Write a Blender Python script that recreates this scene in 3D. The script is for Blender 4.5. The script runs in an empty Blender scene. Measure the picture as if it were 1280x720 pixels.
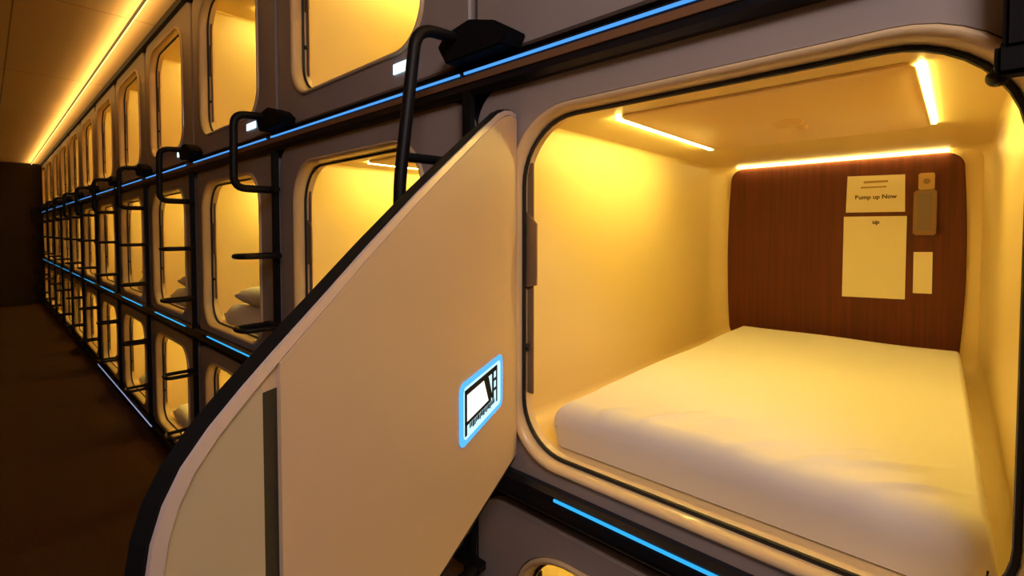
import bpy, bmesh, random
from math import *
from mathutils import Vector, Matrix, noise
random.seed(4)
C = bpy.context.scene.collection
H = 1.80            # camera height above the floor; sizes below are metres about that eye level
P = 1.42            # capsule pitch along the aisle
ROW = 1.186         # capsule pitch upwards
NP = 12             # capsules along each row
G0 = 1.08           # first gap (ladder) beyond the near capsule
END = G0 + P*(NP-1) + .10

# ------------------------------------------------------------------ materials
def mat(name, col, rough=.5, metal=0, spec=.5, emit=None, es=0, nz=0, nscale=8, bump=0, bscale=60, coat=0):
    m = bpy.data.materials.new(name); m.use_nodes = True
    nt = m.node_tree; b = nt.nodes['Principled BSDF']
    b.inputs['Base Color'].default_value = (*col, 1)
    b.inputs['Roughness'].default_value = rough
    b.inputs['Metallic'].default_value = metal
    b.inputs['Specular IOR Level'].default_value = spec
    b.inputs['Coat Weight'].default_value = coat
    if emit:
        b.inputs['Emission Color'].default_value = (*emit, 1)
        b.inputs['Emission Strength'].default_value = es
    tc = nt.nodes.new('ShaderNodeTexCoord')
    if nz:
        n = nt.nodes.new('ShaderNodeTexNoise'); n.inputs['Scale'].default_value = nscale; n.inputs['Detail'].default_value = 4
        r = nt.nodes.new('ShaderNodeValToRGB')
        r.color_ramp.elements[0].color = (*[c*(1-nz) for c in col], 1); r.color_ramp.elements[0].position = .3
        r.color_ramp.elements[1].color = (*[min(1, c*(1+nz)) for c in col], 1); r.color_ramp.elements[1].position = .7
        nt.links.new(tc.outputs['Object'], n.inputs['Vector']); nt.links.new(n.outputs['Fac'], r.inputs['Fac'])
        nt.links.new(r.outputs['Color'], b.inputs['Base Color'])
    if bump:
        n2 = nt.nodes.new('ShaderNodeTexNoise'); n2.inputs['Scale'].default_value = bscale; n2.inputs['Detail'].default_value = 3
        bp = nt.nodes.new('ShaderNodeBump'); bp.inputs['Strength'].default_value = bump; bp.inputs['Distance'].default_value = .004
        nt.links.new(tc.outputs['Object'], n2.inputs['Vector']); nt.links.new(n2.outputs['Fac'], bp.inputs['Height'])
        nt.links.new(bp.outputs['Normal'], b.inputs['Normal'])
    return m
def emi(name, col, s):
    m = bpy.data.materials.new(name); m.use_nodes = True; nt = m.node_tree
    nt.nodes.remove(nt.nodes['Principled BSDF'])
    e = nt.nodes.new('ShaderNodeEmission'); e.inputs['Color'].default_value = (*col, 1); e.inputs['Strength'].default_value = s
    nt.links.new(e.outputs[0], nt.nodes['Material Output'].inputs['Surface'])
    return m
def wood_mat():
    m = mat('dark_red_wood', (.1, .018, .006), .6, spec=.3)
    nt = m.node_tree; b = nt.nodes['Principled BSDF']
    tc = nt.nodes.new('ShaderNodeTexCoord'); mp = nt.nodes.new('ShaderNodeMapping'); mp.inputs['Scale'].default_value = (1, 26, .7)
    n = nt.nodes.new('ShaderNodeTexNoise'); n.inputs['Scale'].default_value = 3; n.inputs['Detail'].default_value = 6
    r = nt.nodes.new('ShaderNodeValToRGB')
    r.color_ramp.elements[0].position = .35; r.color_ramp.elements[0].color = (.072, .013, .005, 1)
    r.color_ramp.elements[1].position = .7; r.color_ramp.elements[1].color = (.108, .021, .008, 1)
    nt.links.new(tc.outputs['Object'], mp.inputs[0]); nt.links.new(mp.outputs[0], n.inputs['Vector'])
    nt.links.new(n.outputs['Fac'], r.inputs['Fac']); nt.links.new(r.outputs[0], b.inputs['Base Color'])
    return m
def ceiling_mat():
    m = mat('ceiling_paint', (.6, .41, .23), .75)
    nt = m.node_tree; b = nt.nodes['Principled BSDF']
    tc = nt.nodes.new('ShaderNodeTexCoord')
    br = nt.nodes.new('ShaderNodeTexBrick'); br.offset = 0
    for k, v in dict(Scale=1, ).items(): br.inputs[k].default_value = v
    br.inputs['Brick Width'].default_value = .82; br.inputs['Row Height'].default_value = 2.4
    br.inputs['Mortar Size'].default_value = .006; br.inputs['Mortar Smooth'].default_value = .3
    br.inputs['Color1'].default_value = (.6, .41, .23, 1); br.inputs['Color2'].default_value = (.56, .38, .21, 1)
    br.inputs['Mortar'].default_value = (.2, .13, .07, 1)
    nt.links.new(tc.outputs['Object'], br.inputs['Vector']); nt.links.new(br.outputs['Color'], b.inputs['Base Color'])
    return m

M = {}
M['fascia'] = mat('warm_grey_fascia', (.40, .355, .345), .42, nz=.04, nscale=3)
M['lip'] = mat('cream_gloss_lip', (.84, .64, .36), .3, coat=.3)
M['shell'] = mat('cream_capsule_shell', (.80, .63, .32), .42, bump=.08, bscale=120)
M['ceilpanel'] = mat('capsule_ceiling_panel', (.78, .56, .30), .45)
M['seal'] = mat('black_rubber_seal', (.012, .011, .011), .45)
M['brown'] = mat('brown_guide_plastic', (.27, .18, .10), .5)
M['wood'] = wood_mat()
M['black'] = mat('black_painted_steel', (.006, .006, .007), .5, spec=.3, bump=.05)
M['navy'] = mat('black_rail_metal', (.008, .010, .016), .35, spec=.5)
M['bronze'] = mat('bronze_rail_strip', (.30, .16, .08), .4, metal=.2)
M['backing'] = mat('black_backing', (.004, .005, .007), .6)
M['sheet'] = mat('white_cotton_sheet', (.86, .83, .80), .85, spec=.2, bump=.12, bscale=14)
M['paper'] = mat('cream_paper', (.88, .80, .58), .7)
M['ink'] = mat('dark_ink', (.10, .06, .01), .7)
M['inkpale'] = mat('pale_ink', (.42, .27, .09), .7)
M['devglass'] = mat('smoked_plastic', (.26, .15, .085), .25, coat=.4)
M['devbody'] = mat('tan_plastic', (.60, .42, .20), .4)
M['screen'] = mat('grey_screen', (.20, .14, .11), .25)
M['panel'] = mat('tan_partition_face', (.74, .55, .37), .5, nz=.02, nscale=2)
M['panel2'] = mat('tan_partition_shaded_end', (.62, .52, .37), .5, nz=.02, nscale=2)  # darker, greener than the main face: shadow near the slot put into colour
M['trim'] = mat('pale_pink_aluminium', (.80, .66, .62), .38, metal=.25)
M['slot'] = mat('dark_olive_slot', (.030, .026, .018), .6)
M['dark'] = mat('black_pad_edge', (.005, .005, .006), .75, spec=.2)
M['floor'] = mat('brown_carpet', (.048, .020, .007), .9, nz=.3, nscale=90, bump=.5, bscale=300, spec=.1)
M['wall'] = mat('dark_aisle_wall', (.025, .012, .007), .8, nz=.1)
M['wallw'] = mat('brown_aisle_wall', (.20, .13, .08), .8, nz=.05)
M['ceil'] = ceiling_mat()
M['soffit'] = mat('dark_soffit', (.02, .010, .006), .7)
WARM = (1, .60, .17)
M['ledw'] = emi('warm_led', (1, .73, .155), 112)
M['ledback'] = emi('warm_led_back', (1, .74, .20), 30)
M['ledceil'] = emi('warm_cove_led', (1, .66, .20), 2.2)
M['ledb'] = emi('blue_led', (.09, .38, 1), 1.05)
M['ledc'] = emi('cyan_led', (.04, .46, .95), 1.05)
M['floorglow'] = emi('pale_floor_glow', (.55, .62, 1), .6)
M['disp'] = emi('pale_display', (.55, .85, 1), 2.2)
M['glow'] = emi('blue_display_glow', (.10, .45, 1), 1.25)
M['glow2'] = emi('white_display_glow', (.55, .88, 1), 1.3)
M['win'] = emi('white_display_window', (1, .95, .92), 1.3)

# ------------------------------------------------------------------ helpers
def link(name, bm, m, parent=None, smooth=True, angle=40):
    bmesh.ops.recalc_face_normals(bm, faces=bm.faces)
    me = bpy.data.meshes.new(name); bm.to_mesh(me); bm.free()
    if smooth:
        for p in me.polygons: p.use_smooth = True
        try: me.set_sharp_from_angle(angle=radians(angle))
        except Exception: pass
    me.materials.append(m if not isinstance(m, str) else M[m])
    o = bpy.data.objects.new(name, me); C.objects.link(o)
    if parent: o.parent = parent
    return o
def empty(name, loc, label=None, cat=None, group=None):
    o = bpy.data.objects.new(name, None); C.objects.link(o); o.location = loc; o.empty_display_size = .1
    tag(o, label, cat, group); return o
def tag(o, label=None, cat=None, group=None, kind=None):
    for k, v in (('label', label), ('category', cat), ('group', group), ('kind', kind)):
        if v: o[k] = v
    return o
def copy_tree(o, parent=None):
    c = o.copy(); C.objects.link(c)
    if parent: c.parent = parent
    for ch in list(o.children): copy_tree(ch, c)
    return c
def box(bm, x0, x1, y0, y1, z0, z1, bev=0):
    t = bmesh.new()
    bmesh.ops.create_cube(t, size=1)
    bmesh.ops.scale(t, vec=(x1-x0, y1-y0, z1-z0), verts=t.verts)
    bmesh.ops.translate(t, vec=((x0+x1)/2, (y0+y1)/2, (z0+z1)/2), verts=t.verts)
    if bev: bmesh.ops.bevel(t, geom=t.edges[:], offset=bev, segments=2, affect='EDGES')
    merge(bm, t)
def merge(bm, t):
    me = bpy.data.meshes.new('tmp'); t.to_mesh(me); t.free(); bm.from_mesh(me); bpy.data.meshes.remove(me)
def rrect(y0, y1, z0, z1, r, x, n=10, bulge=0):
    pts = []
    rt, rb = r if isinstance(r, tuple) else (r, r)
    for cy, cz, a0, r in ((y1-rt, z1-rt, 0, rt), (y0+rt, z1-rt, pi/2, rt), (y0+rb, z0+rb, pi, rb), (y1-rb, z0+rb, 3*pi/2, rb)):
        for i in range(n+1):
            a = a0 + pi/2*i/n
            pts.append([x, cy + r*cos(a), cz + r*sin(a)])
    # even subdivision of straight sides is only needed when bulging
    if bulge:
        out = []
        N = len(pts)
        for i in range(N):
            a, b = pts[i], pts[(i+1) % N]; out.append(a)
            L = hypot(a[1]-b[1], a[2]-b[2])
            if L > .1:
                for k in range(1, 12): out.append([x, a[1]+(b[1]-a[1])*k/12, a[2]+(b[2]-a[2])*k/12])
        cy, cz, hy, hz = (y0+y1)/2, (z0+z1)/2, (y1-y0)/2, (z1-z0)/2
        for p in out:
            u, v = (p[1]-cy)/hy, (p[2]-cz)/hz
            p[1] += bulge*u*(1-v*v)
        pts = out
    return [Vector(p) for p in pts]
def loft(bm, loops, cap0=False, cap1=False):
    vs = [[bm.verts.new(p) for p in l] for l in loops]
    for a, b in zip(vs, vs[1:]):
        n = len(a)
        for i in range(n): bm.faces.new((a[i], a[(i+1) % n], b[(i+1) % n], b[i]))
    if cap0: bm.faces.new(vs[0])
    if cap1: bm.faces.new(vs[-1][::-1])
def tube(bm, pts, r, n=10, closed=False):
    pts = [Vector(p) for p in pts]; rings = []
    N = len(pts); up = None
    for i, p in enumerate(pts):
        if closed: t = (pts[(i+1) % N] - pts[i-1]).normalized()
        else: t = (pts[min(i+1, N-1)] - pts[max(i-1, 0)]).normalized()
        if up is None:
            up = Vector((0, 0, 1)) if abs(t.z) < .9 else Vector((1, 0, 0))
        a = (up - t*up.dot(t)).normalized(); up = a; b = t.cross(a)
        rings.append([bm.verts.new(p + a*r*cos(2*pi*k/n) + b*r*sin(2*pi*k/n)) for k in range(n)])
    m = N if closed else N-1
    for i in range(m):
        A, B = rings[i], rings[(i+1) % N]
        for k in range(n): bm.faces.new((A[k], A[(k+1) % n], B[(k+1) % n], B[k]))
    if not closed: bm.faces.new(rings[0][::-1]); bm.faces.new(rings[-1])
def fillet(pts, r, n=5):
    pts = [Vector(p) for p in pts]; out = [pts[0]]
    for i in range(1, len(pts)-1):
        p, a, b = pts[i], pts[i-1], pts[i+1]
        da, db = (a-p), (b-p); rr = min(r, da.length*.49, db.length*.49)
        s, e = p + da.normalized()*rr, p + db.normalized()*rr
        for k in range(n+1):
            t = k/n; out.append(s*(1-t)**2 + p*2*t*(1-t) + e*t*t)
    out.append(pts[-1]); return out
def prism(bm, poly, axis_vec, base=Vector((0, 0, 0))):
    """extrude a list of 3D points along axis_vec"""
    a = [bm.verts.new(Vector(p)) for p in poly]; b = [bm.verts.new(Vector(p)+axis_vec) for p in poly]
    n = len(a); bm.faces.new(a[::-1]); bm.faces.new(b)
    for i in range(n): bm.faces.new((a[i], a[(i+1) % n], b[(i+1) % n], b[i]))

# ------------------------------------------------------------------ capsule prototype (origin: gap to its left, middle-row LED height 0 = eye level)
# local y runs from 0 (far gap) down to -P (near gap); local z is relative to eye level
def make_capsule(name, yR, zlo=-.634, yL=-.174, sx=0.):
    """yR: local y of the opening's near side"""
    root = empty(name, (0, 0, 0))
    zb, zt = -.69, .416
    fo = (-P+.014, -.014, zb, zt)
    oo = (yR, yL, zlo, .326)                       # outer edge of the lip
    bm = bmesh.new()
    loft(bm, [rrect(fo[0], fo[1], fo[2], fo[3], .115, .03), rrect(fo[0], fo[1], fo[2], fo[3], .115, .006),
              rrect(fo[0]+.006, fo[1]-.006, fo[2]+.006, fo[3]-.006, .110, 0),
              rrect(oo[0]-.003, oo[1]+.003, oo[2]-.003, oo[3]+.003, (.193, .158), 0),
              rrect(oo[0]-.003, oo[1]+.003, oo[2]-.003, oo[3]+.003, (.193, .158), .03)])
    link('front_panel', bm, 'fascia', root)
    def off(d, x): return rrect(oo[0]+d, oo[1]-d, oo[2]+d, oo[3]-d, (.19-d*.6, .155-d*.6), x)
    bm = bmesh.new()
    loft(bm, [off(0, .03), off(0, -.004), off(.002, -.008), off(.007, -.010), off(.013, -.007), off(.018, .001), off(.021, .012), off(.023, .030+sx*.5), off(.024, .076+sx)])
    link('opening_lip', bm, 'lip', root, angle=60)
    bm = bmesh.new(); tube(bm, off(.027, .042+sx), .006, 8, True)
    link('door_seal', bm, 'seal', root)
    # shell
    iy0, iy1, iz0, iz1 = yR+.005, -.055, -.632, .350
    bm = bmesh.new()
    loft(bm, [off(.024, .076+sx), rrect(iy0, iy1, iz0, iz1+.004, (.025, .05), .080+sx), rrect(iy0, iy1, iz0, iz1, (.018, .045), .12), rrect(iy0, iy1, iz0, iz1, (.018, .045), 1.68),
              rrect(iy0+.008, iy1-.012, iz0+.008, iz1-.001, .05, 1.73),
              rrect(iy0+.02, iy1-.045, iz0+.03, iz1-.002, .05, 1.775), rrect(iy0+.028, iy1-.09, iz0+.07, iz1-.004, .05, 1.80)], cap1=True)
    link('inner_shell', bm, 'shell', root, angle=60)
    # back panel with bulging sides
    bm = bmesh.new()
    p0, p1 = -P+.335, -.155
    A = rrect(p0, p1, -.58, .336, .06, 1.797, bulge=.018); B = rrect(p0, p1, -.58, .336, .06, 1.787, bulge=.018)
    Cc = rrect(p0+.004, p1-.004, -.576, .332, .056, 1.783, bulge=.018)
    loft(bm, [A, B, Cc], cap0=True, cap1=True)
    bp = link('back_panel', bm, 'wood', root, smooth=False)
    bm = bmesh.new(); box(bm, 1.768, 1.783, p0+.045, p1-.03, .3375, .3435)
    link('rear_light_strip', bm, 'ledback', root, smooth=False)
    # ceiling panel + two strips
    cy0, cy1 = -P+.415, -.314
    bm = bmesh.new()
    A = [Vector((v.y, v.z, 0)) for v in rrect(0, 1, 0, 1, .01, 0, 3)]
    def cp(d, z): return [Vector((x, y, z)) for _, x, y in rrect(.30+d, 1.10-d, cy0+d, cy1-d, .03, 0, 5)]
    loft(bm, [cp(0, .349), cp(0, .343), cp(.004, .340)], cap0=True, cap1=True)
    ceil = link('ceiling_panel', bm, 'ceilpanel', root)
    for (ya, yb, za) in ((cy0-.012, cy0-.002, .3455), (cy1+.002, cy1+.017, .340)):
        bm = bmesh.new(); box(bm, .32, 1.08, ya, yb, za, .3485)
        link('light_strip', bm, 'ledw', root, smooth=False)
    bm = bmesh.new()
    ym = (cy0+cy1)/2 - .02
    t = bmesh.new(); bmesh.ops.create_cone(t, cap_ends=True, segments=32, radius1=.036, radius2=.045, depth=.014)
    bmesh.ops.translate(t, vec=(.70, ym, .333), verts=t.verts); merge(bm, t)
    t = bmesh.new(); bmesh.ops.create_cone(t, cap_ends=True, segments=24, radius1=.012, radius2=.018, depth=.01)
    bmesh.ops.translate(t, vec=(.74, ym-.03, .322), verts=t.verts); merge(bm, t)
    link('ceiling_sensor', bm, 'ceilpanel', root)
    # blind guide, latch plate and knob at the left side of the opening
    bm = bmesh.new()
    box(bm, .058+sx, .064+sx, yL-.046, yL-.0235, -.46, .19, .002)
    link('blind_guide', bm, 'brown', root)
    bm = bmesh.new()
    prism(bm, [(.051+sx, yL-.0235, .055), (.051+sx, yL-.050, .033), (.051+sx, yL-.063, .02), (.051+sx, yL-.063, -.150), (.051+sx, yL-.0235, -.158)], Vector((.0055, 0, 0)))
    link('latch_plate', bm, 'brown', root)
    t = bmesh.new(); bmesh.ops.create_uvsphere(t, u_segments=14, v_segments=10, radius=.009)
    bmesh.ops.translate(t, vec=(.050+sx, yL-.032, -.325), verts=t.verts)
    link('latch_knob', t, 'seal', root)
    return root, ceil
proto, _ = make_capsule('sleeping_capsule', -P+.235)
proto_top, _ = make_capsule('sleeping_capsule', -P+.235, -.575)
proto0, _ = make_capsule('sleeping_capsule', -P+.240, yL=-.158, sx=-.020)

ORD = ['nearest', 'second', 'third', 'fourth', 'fifth', 'sixth', 'seventh', 'eighth', 'ninth', 'tenth', 'eleventh', 'farthest']
ROWS = [('middle', 0, 1.0), ('top', ROW, 1.0), ('bottom', None, .845)]
def row_xform(r):
    if r == 'bottom': return -.785 - .416*.835, .835
    return (1.193 if r == 'top' else 0), 1.0

capsules = {}
for r, _, _ in ROWS:
    dz, sz = row_xform(r)
    for p in range(NP):
        if r == 'middle' and p == 0: o = proto0
        elif r == 'middle' and p == 1: o = proto
        elif r == 'top': o = proto_top if p == 0 else copy_tree(proto_top)
        else: o = copy_tree(proto)
        o.location = (0, G0 + P*p, H + dz); o.scale = (1, 1, sz)
        if r == 'middle' and p == 0: lb = 'large open cream capsule nearest the viewer, wood back panel and white mattress'
        elif r == 'top' and p == 0: lb = 'top row capsule directly above the large open one, only its grey front shows'
        elif r == 'bottom' and p == 0: lb = 'bottom row capsule directly below the large open one, beside the partition'
        elif p == NP-1: lb = 'warm lit capsule at the far end of the %s row, against the end wall' % r
        else: lb = 'warm lit capsule in the %s row, %s from the near end' % (r, ORD[p])
        tag(o, lb, 'capsule', 'sleeping capsules in three stacked rows')
        capsules[(r, p)] = o

# number displays on the top row fronts
def make_display():
    bm = bmesh.new(); box(bm, -.003, 0, -.065, .065, -.018, .018, .001)
    return bm
dproto = None
for p in range(1, NP):
    parent = capsules[('top', p)]
    if dproto is None: dproto = link('number_display', make_display(), 'disp', parent, smooth=False); d = dproto
    else: d = dproto.copy(); C.objects.link(d); d.parent = parent
    d.location = (-.002, -P+.345, -.622)
    d['label'] = 'small pale blue lit number display'

# ------------------------------------------------------------------ mattresses
def make_mattress(name, x0, x1, y0, y1, zb, zt, fine):
    zb -= .006
    bm = bmesh.new(); nx, ny = (200, 150) if fine else (30, 18)
    R = .055; hgt = zt - zb
    grid = []
    def prof(d):
        if d >= R: return 0
        t = max(0, 1-d/R); return (1-sqrt(max(0, 1-t*t)))
    for i in range(nx+1):
        row = []
        u = i/nx; uu = .5 - .5*cos(pi*u) if fine else u
        x = x0 + (x1-x0)*(uu*.5 + u*.5)
        for j in range(ny+1):
            v = j/ny; y = y0 + (y1-y0)*((.5-.5*cos(pi*v))*.5 + v*.5)
            k = 2.6
            f = max(prof(x-x0), prof((x1-x)*k), prof((y-y0)*k), prof((y1-y)*1.2))
            f2 = sqrt(prof(x-x0)**2 + prof((y-y0)*k)**2)
            f = min(1, max(f, min(1, f2)))
            z = zt - f*(hgt*.50)
            if fine:
                y += .040*(x-x0)/(x1-x0)*(1-v)
                wx = max(0, 1-(x-x0)/.45)
                z += .010*noise.noise(Vector((x*2.2, y*2.6, 0)))*(1-f)
                # diagonal pull folds near the front edge
                for (cx, cy, a, L, w, h) in ((.26, .12, 2.25, .13, .013, .012), (.22, .20, 2.35, .12, .012, .011), (.30, .17, 2.4, .12, .012, .008),
                                             (.22, .56, 2.6, .12, .013, .010), (.28, .45, 2.5, .10, .013, .008), (.19, .06, 2.1, .09, .010, .011),
                                             (.21, .33, 2.45, .10, .012, .008), (.17, .70, 2.7, .09, .014, .008)):
                    dx, dy = x-cx, y-cy; s = dx*cos(a)+dy*sin(a); q = -dx*sin(a)+dy*cos(a)
                    if abs(s) < L*1.5: z += h*exp(-(q/w)**2)*exp(-(s/L)**2*2)*(1-f*.5)
                z += .006*noise.noise(Vector((x*9, y*7, 3)))*wx*(1-f*.3)
            row.append(bm.verts.new((x, y, z)))
        grid.append(row)
    for i in range(nx):
        for j in range(ny): bm.faces.new((grid[i][j], grid[i+1][j], grid[i+1][j+1], grid[i][j+1]))
    edge = [grid[i][0] for i in range(nx+1)] + [grid[nx][j] for j in range(1, ny+1)] + [grid[i][ny] for i in range(nx-1, -1, -1)] + [grid[0][j] for j in range(ny-1, 0, -1)]
    cx, cy = (x0+x1)/2, (y0+y1)/2
    low = []
    for v in edge:
        ins = .012
        w = 0
        low.append(bm.verts.new((v.co.x + (ins if v.co.x < cx else -ins) + w, v.co.y + (ins if v.co.y < cy else -ins)*(abs(v.co.y-cy) > (y1-y0)/2-.01) + w*.5, zb)))
    n = len(edge)
    for i in range(n): bm.faces.new((edge[i], low[i], low[(i+1) % n], edge[(i+1) % n]))
    bm.faces.new(low)
    return link(name, bm, 'sheet', angle=75)
m0 = make_mattress('mattress', .113, 1.72, -.058, .862, -.622, -.497, True)
m0.location = (0, 0, H)
tag(m0, 'large white sheeted mattress inside the big open capsule nearest the viewer', 'mattress', 'mattresses in the capsules')
mp = make_mattress('mattress', .10, 1.72, -P+.27, -.22, -.622, -.497, False)
first = True
for r in ('middle', 'bottom'):
    dz, sz = row_xform(r)
    for p in range(NP):
        if r == 'middle' and p == 0: continue
        o = mp if first else mp.copy()
        if not first: C.objects.link(o)
        first = False
        o.location = (0, G0+P*p, H+dz); o.scale = (1, 1, sz)
        where = 'bottom row capsule under the large open one' if p == 0 else ('farthest %s row capsule' % r if p == NP-1 else '%s capsule of the %s row' % (ORD[p], r))
        tag(o, 'white mattress inside the ' + where, 'mattress', 'mattresses in the capsules')

# plump pillows seen at the openings of some middle row capsules
def pillow_bm():
    bm = bmesh.new(); bmesh.ops.create_cube(bm, size=2)
    bmesh.ops.subdivide_edges(bm, edges=bm.edges[:], cuts=14, use_grid_fill=True)
    for v in bm.verts:
        x, y, z = v.co
        ex, ey = 1-abs(x)**4, 1-abs(y)**4
        z *= .15 + .85*sqrt(max(0, ex*ey))
        px = x*(1-.10*(1-abs(y))**0*abs(y)**2*0) * (1-.07*(1-y*y)); py = y*(1-.07*(1-x*x))
        v.co = (px*.17, py*.27, z*.065 + .004*noise.noise(Vector((x*2, y*2, z))))
    return bm
pw = link('pillow', pillow_bm(), 'sheet', None, angle=80)
for i, p in enumerate((2, 3, 4)):
    o = pw if i == 0 else pw.copy()
    if i: C.objects.link(o)
    o.location = (.30, G0+P*p-.62, H-.432)
    tag(o, 'plump white pillow on the mattress of the %s middle row capsule' % ORD[p], 'pillow', 'pillows in the middle row')

# ------------------------------------------------------------------ papers and phone on the back panel of the near capsule
XB = 1.783
def sheet(name, pts, label, m='paper', t=.002, cat='notice'):
    bm = bmesh.new(); prism(bm, [(XB-t, y, z+H) for y, z in pts], Vector((t-.0003, 0, 0)))
    o = link(name, bm, m, None, smooth=False)
    c = sum((v.co for v in o.data.vertices), Vector())/len(o.data.vertices)
    for v in o.data.vertices: v.co -= c
    o.location = c
    return tag(o, label, cat)
n1 = sheet('paper_notice', [(.398, .259), (.185, .253), (.182, .087), (.402, .088)], 'small cream printed notice with two lines of writing, on the wood panel')
n2 = sheet('paper_notice', [(.409, .069), (.175, .068), (.175, -.305), (.410, -.312)], 'large blank cream sheet with one short word at top, below the printed notice')
cd = sheet('paper_card', [(.149, -.092), (.085, -.090), (.084, -.272), (.148, -.274)], 'narrow blank cream card under the brown wall device', cat='card')
def text_mesh(name, s, size, m, parent, y, z, dx=-.0006, bold=0, shear=0):
    cu = bpy.data.curves.new(name, 'FONT'); cu.body = s; cu.size = size; cu.align_x = 'CENTER'; cu.align_y = 'CENTER'; cu.offset = bold; cu.shear = shear
    t = bpy.data.objects.new(name, cu); C.objects.link(t)
    bpy.context.view_layer.update()
    me = bpy.data.meshes.new_from_object(t); bpy.data.objects.remove(t); bpy.data.curves.remove(cu)
    me.materials.clear(); me.materials.append(M[m])
    # font x -> -Y world, font y -> Z, facing -X
    for v in me.vertices: v.co = Vector((0, -v.co.x, v.co.y))
    me.name = name
    o = bpy.data.objects.new(name, me); C.objects.link(o); o.parent = parent
    o.location = Vector((XB-.002+dx, y, z+H)) - parent.location
    return o
text_mesh('printed_text', 'Bump up Now', .026, 'ink', n1, .290, .157, bold=.0009)
bm = bmesh.new()
for z0, z1, a, b in ((.222, .232, .335, .245), (.199, .206, .345, .250)): box(bm, -.0006, 0, b, a, z0, z1)
ln = link('handwritten_line', bm, 'inkpale', n1, smooth=False); ln.location = Vector((XB-.0021, 0, H)) - n1.location
text_mesh('printed_word', 'up', .026, 'ink', n2, .286, .042, bold=.0012)
ph = empty('wall_phone', (XB, .113, H+.1), 'tan and smoky brown wall device with a square head, right of the papers', 'phone')
bm = bmesh.new(); box(bm, -.022, -.0004, -.029, .025, .080, .152, .004); link('phone_head', bm, 'devbody', ph)
t = bmesh.new(); bmesh.ops.create_cone(t, cap_ends=True, segments=18, radius1=.012, radius2=.010, depth=.008)
bmesh.ops.rotate(t, cent=(0, 0, 0), matrix=Matrix.Rotation(pi/2, 3, 'Y'), verts=t.verts); bmesh.ops.translate(t, vec=(-.026, -.003, .115), verts=t.verts)
link('head_button', t, 'brown', ph)
bm = bmesh.new(); box(bm, -.026, -.0004, -.038, .040, -.118, .078, .006); link('phone_body', bm, 'devglass', ph)
bm = bmesh.new(); box(bm, -.029, -.0255, -.024, .026, -.098, .064, .001); link('phone_screen', bm, 'screen', ph)

# ------------------------------------------------------------------ rails between the rows
def rail(name, zl, z0, z1, label, upper):
    root = empty(name, (0, -.34, H+zl), label, 'rail')
    L = END + .34
    bm = bmesh.new()
    prism(bm, [(-.0005, 0, z1-zl), (-.018, 0, z1-zl), (-.032, 0, z1-zl-.008), (-.032, 0, (z0-zl)+.012), (-.020, 0, z0-zl), (-.0005, 0, z0-zl)], Vector((0, L, 0)))
    link('rail_body', bm, 'navy', root, smooth=False)
    bm = bmesh.new(); box(bm, -.036, -.0315, .002, L-.002, -.030 if upper else -.036, -.010, .001)
    link('bronze_strip', bm, 'bronze' if upper else 'navy', root)
    bm = None
    for p in range(NP):
        g0 = (G0 + P*(p-1)) + .34; g1 = g0 + P
        a, b = (g0+.02, g1-.0) if upper and p < 2 else ((g0+.06, g1-.12) if upper else (g0+.17, g1-.335))
        if p == 0: a = .02
        bm = bmesh.new(); box(bm, -.038, -.0325, a, min(b, L-.02), -.0035, .0035, .001)
        link('blue_light_strip', bm, 'ledb' if upper else 'ledc', root)
    return root
rail('metal_rail', .461, .400, .478, 'long black and bronze rail with blue light line, between top and middle rows', True)
rail('metal_rail', -.684, -.742, -.670, 'long black rail with broken blue light line, between middle and bottom rows', False)
kr = empty('floor_rail', (0, -.34, H-1.74), 'low black rail with an added pale glowing line along the floor below the bottom row', 'rail')
bm = bmesh.new(); box(bm, -.03, -.0005, 0, END+.34, -.06, .018, .003); link('rail_body', bm, 'navy', kr)
bm = bmesh.new(); box(bm, -.034, -.0295, 5.6, 8.6, -.004, .006, .001); link('pale_glow_strip', bm, 'floorglow', kr)  # added glowing strip for the pale line of lit lips and mattresses

# ------------------------------------------------------------------ ladders
def ladder_base(name):
    root = empty(name, (0, 0, 0))
    bm = bmesh.new(); box(bm, -.031, -.004, -.017, .017, -1.80, .50, .004); link('post', bm, 'black', root)
    bm = bmesh.new()
    prism(bm, [(-.075, -.19, .490), (-.075, -.215, .525), (-.075, -.16, .560), (-.075, -.06, .590), (-.075, .04, .575), (-.075, .075, .545), (-.075, .04, .490)], Vector((.073, 0, 0)))
    bmesh.ops.bevel(bm, geom=[e for e in bm.edges], offset=.004, segments=2, affect='EDGES')
    link('bracket', bm, 'dark', root)
    return root
def rung_bm(zr, w=.062, X=-.20, r=.0125):
    bm = bmesh.new()
    tube(bm, fillet([(-.03, w, zr), (X, w, zr), (X, -w, zr), (-.03, -w, zr)], .05), r, 8)
    box(bm, -.055, -.02, -w-.014, w+.014, zr-.014, zr+.014, .004)
    return bm
RZ = (-.12, -.468, -.985, -1.395)
def handle_bm(zlow, r):
    bm = bmesh.new()
    tube(bm, fillet([(-.05, 0, .556), (-.20, 0, .548), (-.205, 0, zlow), (-.02, 0, zlow)], .055, 6), r, 10)
    box(bm, -.05, -.02, -.07, .045, zlow-.013, zlow+.013, .004) if zlow > .1 else None
    return bm
lp = ladder_base('ladder')
link('grab_handle', handle_bm(.203, .018), 'black', lp)
for z in RZ: link('rung', rung_bm(z), 'black', lp)
ln0 = ladder_base('ladder')
bm = bmesh.new()
tube(bm, fillet([(-.05, 0, .556), (-.205, 0, .545), (-.262, 0, .12), (-.262, 0, -.12), (-.02, 0, -.12)], .06, 6), .0165, 10)
link('grab_handle', bm, 'black', ln0)
bm = bmesh.new(); tube(bm, [(-.255, 0, .195), (-.03, 0, .20)], .013, 10); link('rung', bm, 'black', ln0)
for z in RZ[1:]: link('rung', rung_bm(z), 'black', ln0)
ln0.location = (0, G0, H)
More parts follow.
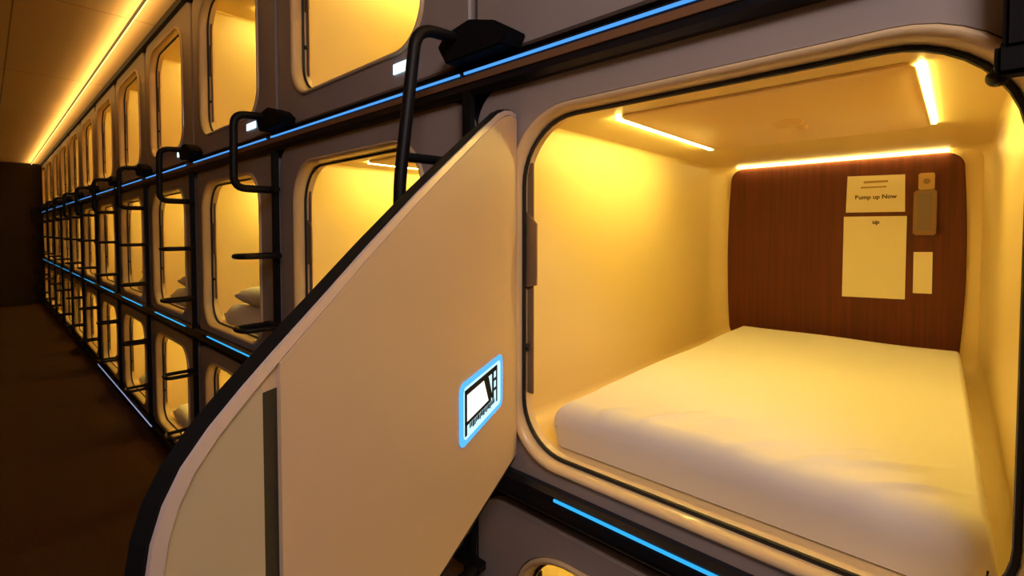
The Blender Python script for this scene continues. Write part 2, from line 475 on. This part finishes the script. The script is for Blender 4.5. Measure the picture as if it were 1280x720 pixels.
tag(ln0, 'black tube ladder with tall handle, nearest one, behind the tan partition', 'ladder', 'black ladders on the gaps between capsules')
for k in range(1, NP):
    o = lp if k == 1 else copy_tree(lp)
    o.location = (0, G0+P*k, H)
    if k == NP-1: lb = 'black tube ladder at the far end of the aisle beside the end wall'
    else: lb = 'black tube ladder between the %s and %s capsules along the aisle' % (ORD[k], ORD[k+1] if k+1 < NP-1 else 'farthest')
    tag(o, lb, 'ladder', 'black ladders on the gaps between capsules')
# black post dropping in front of the near capsule's upper right corner
cp = empty('corner_post', (0, -.09, H+.2), 'black vertical post with knobbed foot at the upper right corner of the large capsule', 'post')
bm = bmesh.new(); box(bm, -.05, -.012, -.06, .052, .05, .275, .005); link('post', bm, 'dark', cp)
bm = bmesh.new(); box(bm, -.046, -.012, -.075, .060, .015, .06, .006); link('foot', bm, 'dark', cp)
t = bmesh.new(); bmesh.ops.create_uvsphere(t, u_segments=16, v_segments=10, radius=.013)
bmesh.ops.translate(t, vec=(-.020, .056, .018), verts=t.verts); link('knob', t, 'seal', cp)

# ------------------------------------------------------------------ partition
hx, hy = -.898, -.441
hd = Vector((hx, hy, 0)); nn = Vector((.441, -.898, 0))
HN = Vector((0, .906, H))
pt = empty('privacy_partition', HN, 'large tan partition panel with slanted black edge and lit display, jutting into the aisle', 'partition')
OUT = [(.013, .318), (.062, .316), (.110, .306), (.165, .285), (.222, .255), (.287, .223), (.459, .131), (.586, .062), (.724, -.018), (.823, -.078), (.897, -.122), (.937, -.147),
       (.972, -.171), (.998, -.194), (1.014, -.217), (1.024, -.242), (1.030, -.275), (1.031, -.40), (1.030, -.55), (1.018, -.60), (.985, -.625), (.94, -.632), (.013, -.632)]
def PV(s, z, d): return hd*s + Vector((0, 0, z)) + nn*d
def inset(poly, d, keep_hinge=True):
    n = len(poly); out = []
    for i in range(n):
        a, b, c = Vector(poly[i-1]), Vector(poly[i]), Vector(poly[(i+1) % n])
        e1, e2 = (b-a).normalized(), (c-b).normalized()
        n1, n2 = Vector((e1.y, -e1.x)), Vector((e2.y, -e2.x))
        m = (n1+n2); m = m/max(.3, m.length_squared)*2
        q = b + m*d
        if keep_hinge and b.x < .0131: q.x = .013
        out.append((q.x, q.y))
    return out
bm = bmesh.new()
big = inset(OUT, -.003)
prism(bm, [PV(s, z, -.017) for s, z in big], nn*.017)
link('padded_edge', bm, 'dark', pt, smooth=False)
bm = bmesh.new()
tr_in = inset(OUT, .012)
N = len(OUT)
prev = None
a = [bm.verts.new(PV(s, z, .0002)) for s, z in OUT]; a2 = [bm.verts.new(PV(s, z, .004)) for s, z in OUT]
b2 = [bm.verts.new(PV(s, z, .005)) for s, z in tr_in]; b3 = [bm.verts.new(PV(s, z, .0002)) for s, z in tr_in]
for i in range(N-2):       # open along the hinge and stopping at the bottom edge
    for A, B in ((a, a2), (a2, b2), (b2, b3)): bm.faces.new((A[i], A[i+1], B[i+1], B[i]))
link('edge_trim', bm, 'trim', pt)
face = inset(OUT, .0135)
def clip(poly, s0, s1):
    def cl(poly, f, val, sgn):
        out = []
        for i in range(len(poly)):
            p, q = poly[i], poly[(i+1) % len(poly)]
            pi_, qi = sgn*(p[0]-val) >= 0, sgn*(q[0]-val) >= 0
            if pi_: out.append(p)
            if pi_ != qi:
                t = (val-p[0])/(q[0]-p[0]); out.append((val, p[1]+(q[1]-p[1])*t))
        return out
    return cl(cl(poly, 0, s0, 1), 0, s1, -1)
SL0, SL1 = .892, .911
bm = bmesh.new(); prism(bm, [PV(s, z, .0002) for s, z in clip(face, -1, SL0)], nn*.0055); link('main_face', bm, 'panel', pt, smooth=False)
bm = bmesh.new(); prism(bm, [PV(s, z, .0002) for s, z in clip(face, SL1+.001, 2)], nn*.0020); link('end_face', bm, 'panel2', pt, smooth=False)
bm = bmesh.new(); prism(bm, [PV(s, z, .0002) for s, z in ((SL0+.0005, -.160), (SL1+.0005, -.160), (SL1+.0005, -.600), (SL0+.0005, -.600))], nn*.0012); link('hand_slot', bm, 'slot', pt, smooth=False)
bm = bmesh.new(); prism(bm, [PV(s, z, .0002) for s, z in ((SL0+.0005, -.134), (SL1+.0005, -.145), (SL1+.0005, -.1595), (SL0+.0005, -.1595))], nn*.0015); link('slot_cap', bm, 'panel', pt, smooth=False)
# lit display, black frame around a white window
def quad(bm, s0, s1, z0, z1, d0, d1):
    prism(bm, [PV(s0, z0, d0), PV(s1, z0, d0), PV(s1, z1, d0), PV(s0, z1, d0)], nn*(d1-d0))
def rq(s0, s1, z0, z1, r, n=6):
    return [(s, z) for _, s, z in rrect(s0, s1, z0, z1, r, 0, n)]
bm = bmesh.new(); prism(bm, [PV(s, z, .0057) for s, z in rq(.150, .424, -.432, -.303, .022)], nn*.0028)  # plate wider than the display, blue rim standing in for its halo
ds = link('number_display', bm, 'glow', pt, smooth=False); ds['label'] = 'lit display with black frame and blue halo as a glowing rim'
bm = bmesh.new(); prism(bm, [PV(s, z, .0086) for s, z in rq(.172, .407, -.420, -.314, .012)], nn*.0008); link('white_backlight', bm, 'glow2', ds, smooth=False)
bm = bmesh.new(); quad(bm, .292, .392, -.385, -.331, .0096, .0102)
prism(bm, [PV(s, z, .0096) for s, z in ((.2915, -.331), (.262, -.384), (.2915, -.385))][::-1], nn*.0006)
link('white_window', bm, 'win', ds, smooth=False)
bm = bmesh.new()
quad(bm, .203, .404, -.330, -.319, .0096, .0110)                        # top bar
quad(bm, .394, .404, -.412, -.319, .0096, .0110)                        # left bar
quad(bm, .200, .207, -.406, -.319, .0096, .0110)                        # right bar
quad(bm, .245, .404, -.392, -.3855, .0096, .0110)                       # window sill
prism(bm, [PV(s, z, .0096) for s, z in ((.292, -.331), (.262, -.331), (.235, -.385), (.262, -.385))], nn*.0013)   # slanted divider
quad(bm, .207, .236, -.352, -.346, .0096, .0110)
quad(bm, .207, .236, -.375, -.369, .0096, .0110)
quad(bm, .225, .236, -.392, -.330, .0096, .0108)
link('black_frame', bm, 'dark', ds, smooth=False)
bm = bmesh.new(); s = .378
while s > .215:
    w = random.choice((.005, .008, .010)); quad(bm, s-w, s, -.407+random.choice((0, .003)), -.394, .0096, .0104); s -= w+.0035
link('fine_print', bm, 'dark', ds, smooth=False)

# ------------------------------------------------------------------ room
def struct(name, x0, x1, y0, y1, z0, z1, m):
    bm = bmesh.new(); box(bm, x0, x1, y0, y1, z0, z1); o = link(name, bm, m, None, smooth=False); tag(o, kind='structure'); return o
YB = -3.2; XL = -1.75; ZC = H+1.655
struct('floor', XL-.1, 2.2, YB-.1, END+.12, -.1, 0, 'floor')
struct('ceiling', XL-.1, 2.2, YB-.1, END+.12, ZC, ZC+.1, 'ceil')
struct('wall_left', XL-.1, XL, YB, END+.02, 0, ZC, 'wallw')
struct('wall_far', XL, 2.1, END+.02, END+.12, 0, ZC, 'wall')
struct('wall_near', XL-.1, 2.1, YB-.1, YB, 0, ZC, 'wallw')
# wall between and around the capsules: black backing strips, and a plain wall nearer than the first capsule
bm = bmesh.new()
for k in range(-1, NP):
    g = G0+P*k; box(bm, .031, .045, g-.145 if k >= 0 else g, g+.145, 0, ZC)
for z0, z1 in ((.385, .53), (-.80, -.66), (-1.80, -1.68), (1.57, 1.655)):
    box(bm, .0305, .044, -.34, END+.02, H+z0, H+z1)
box(bm, 0, .05, YB, -.345, 0, ZC)
tag(link('wall_right', bm, 'backing', None, smooth=False), kind='structure')
bm = bmesh.new(); box(bm, -.03, .045, -.34, END+.02, H+1.605, ZC-.0005); tag(link('trim_1', bm, 'soffit', None, smooth=False), kind='structure')
cl = empty('ceiling_light_line', (-.18, 0, ZC-.012), 'thin warm light line on the ceiling running along the top of the capsules', 'light')
bm = bmesh.new(); box(bm, -.010, .010, 2.5, END-.1, .006, .0118); link('light_channel', bm, 'soffit', cl, smooth=False)
bm = bmesh.new(); tube(bm, [(0, 2.5, -.018), (0, END-.1, -.018)], .005, 10); link('light_tube', bm, 'ledceil', cl)

# ------------------------------------------------------------------ lights
def area(name, loc, rot, sx, sy, power, col, spread=None):
    l = bpy.data.lights.new(name, 'AREA'); l.shape = 'RECTANGLE'; l.size = sx; l.size_y = sy; l.energy = power; l.color = col
    if spread: l.spread = spread
    o = bpy.data.objects.new(name, l); C.objects.link(o); o.location = loc; o.rotation_euler = rot
    return o
area('aisle_fill_lamp', (-1.25, -.9, H+1.5), (radians(48), 0, radians(-35)), 1.0, .8, 34, (1, .80, .76))

area('ceiling_cove_lamp', (-.20, 10.2, ZC-.085), (pi, 0, 0), .05, 13, 30, (1, .60, .17))
w = bpy.data.worlds.new('World'); bpy.context.scene.world = w; w.use_nodes = True
w.node_tree.nodes['Background'].inputs[0].default_value = (.02, .013, .01, 1)

# ------------------------------------------------------------------ camera
cam = bpy.data.cameras.new('Camera'); co = bpy.data.objects.new('Camera', cam); C.objects.link(co)
cam.sensor_width = 36; cam.lens = 607.6/1280*36; cam.clip_start = .02; cam.clip_end = 100
cam.shift_y = -(360-309)/1280
yaw = atan(660/608.); pitch = atan(20/607.6)
co.location = (-1, 0, H); co.rotation_euler = (pi/2 - pitch, 0, -yaw)
bpy.context.scene.camera = co
sc = bpy.context.scene
sc.view_settings.view_transform = 'Standard'; sc.view_settings.look = 'None'; sc.view_settings.exposure = 0
sc.cycles.use_denoising = True
try: sc.cycles.denoiser = 'OPENIMAGEDENOISE'
except Exception: pass
sc.cycles.max_bounces = 8; sc.cycles.diffuse_bounces = 5; sc.cycles.sample_clamp_indirect = 6
sc.cycles.caustics_reflective = False; sc.cycles.caustics_refractive = False
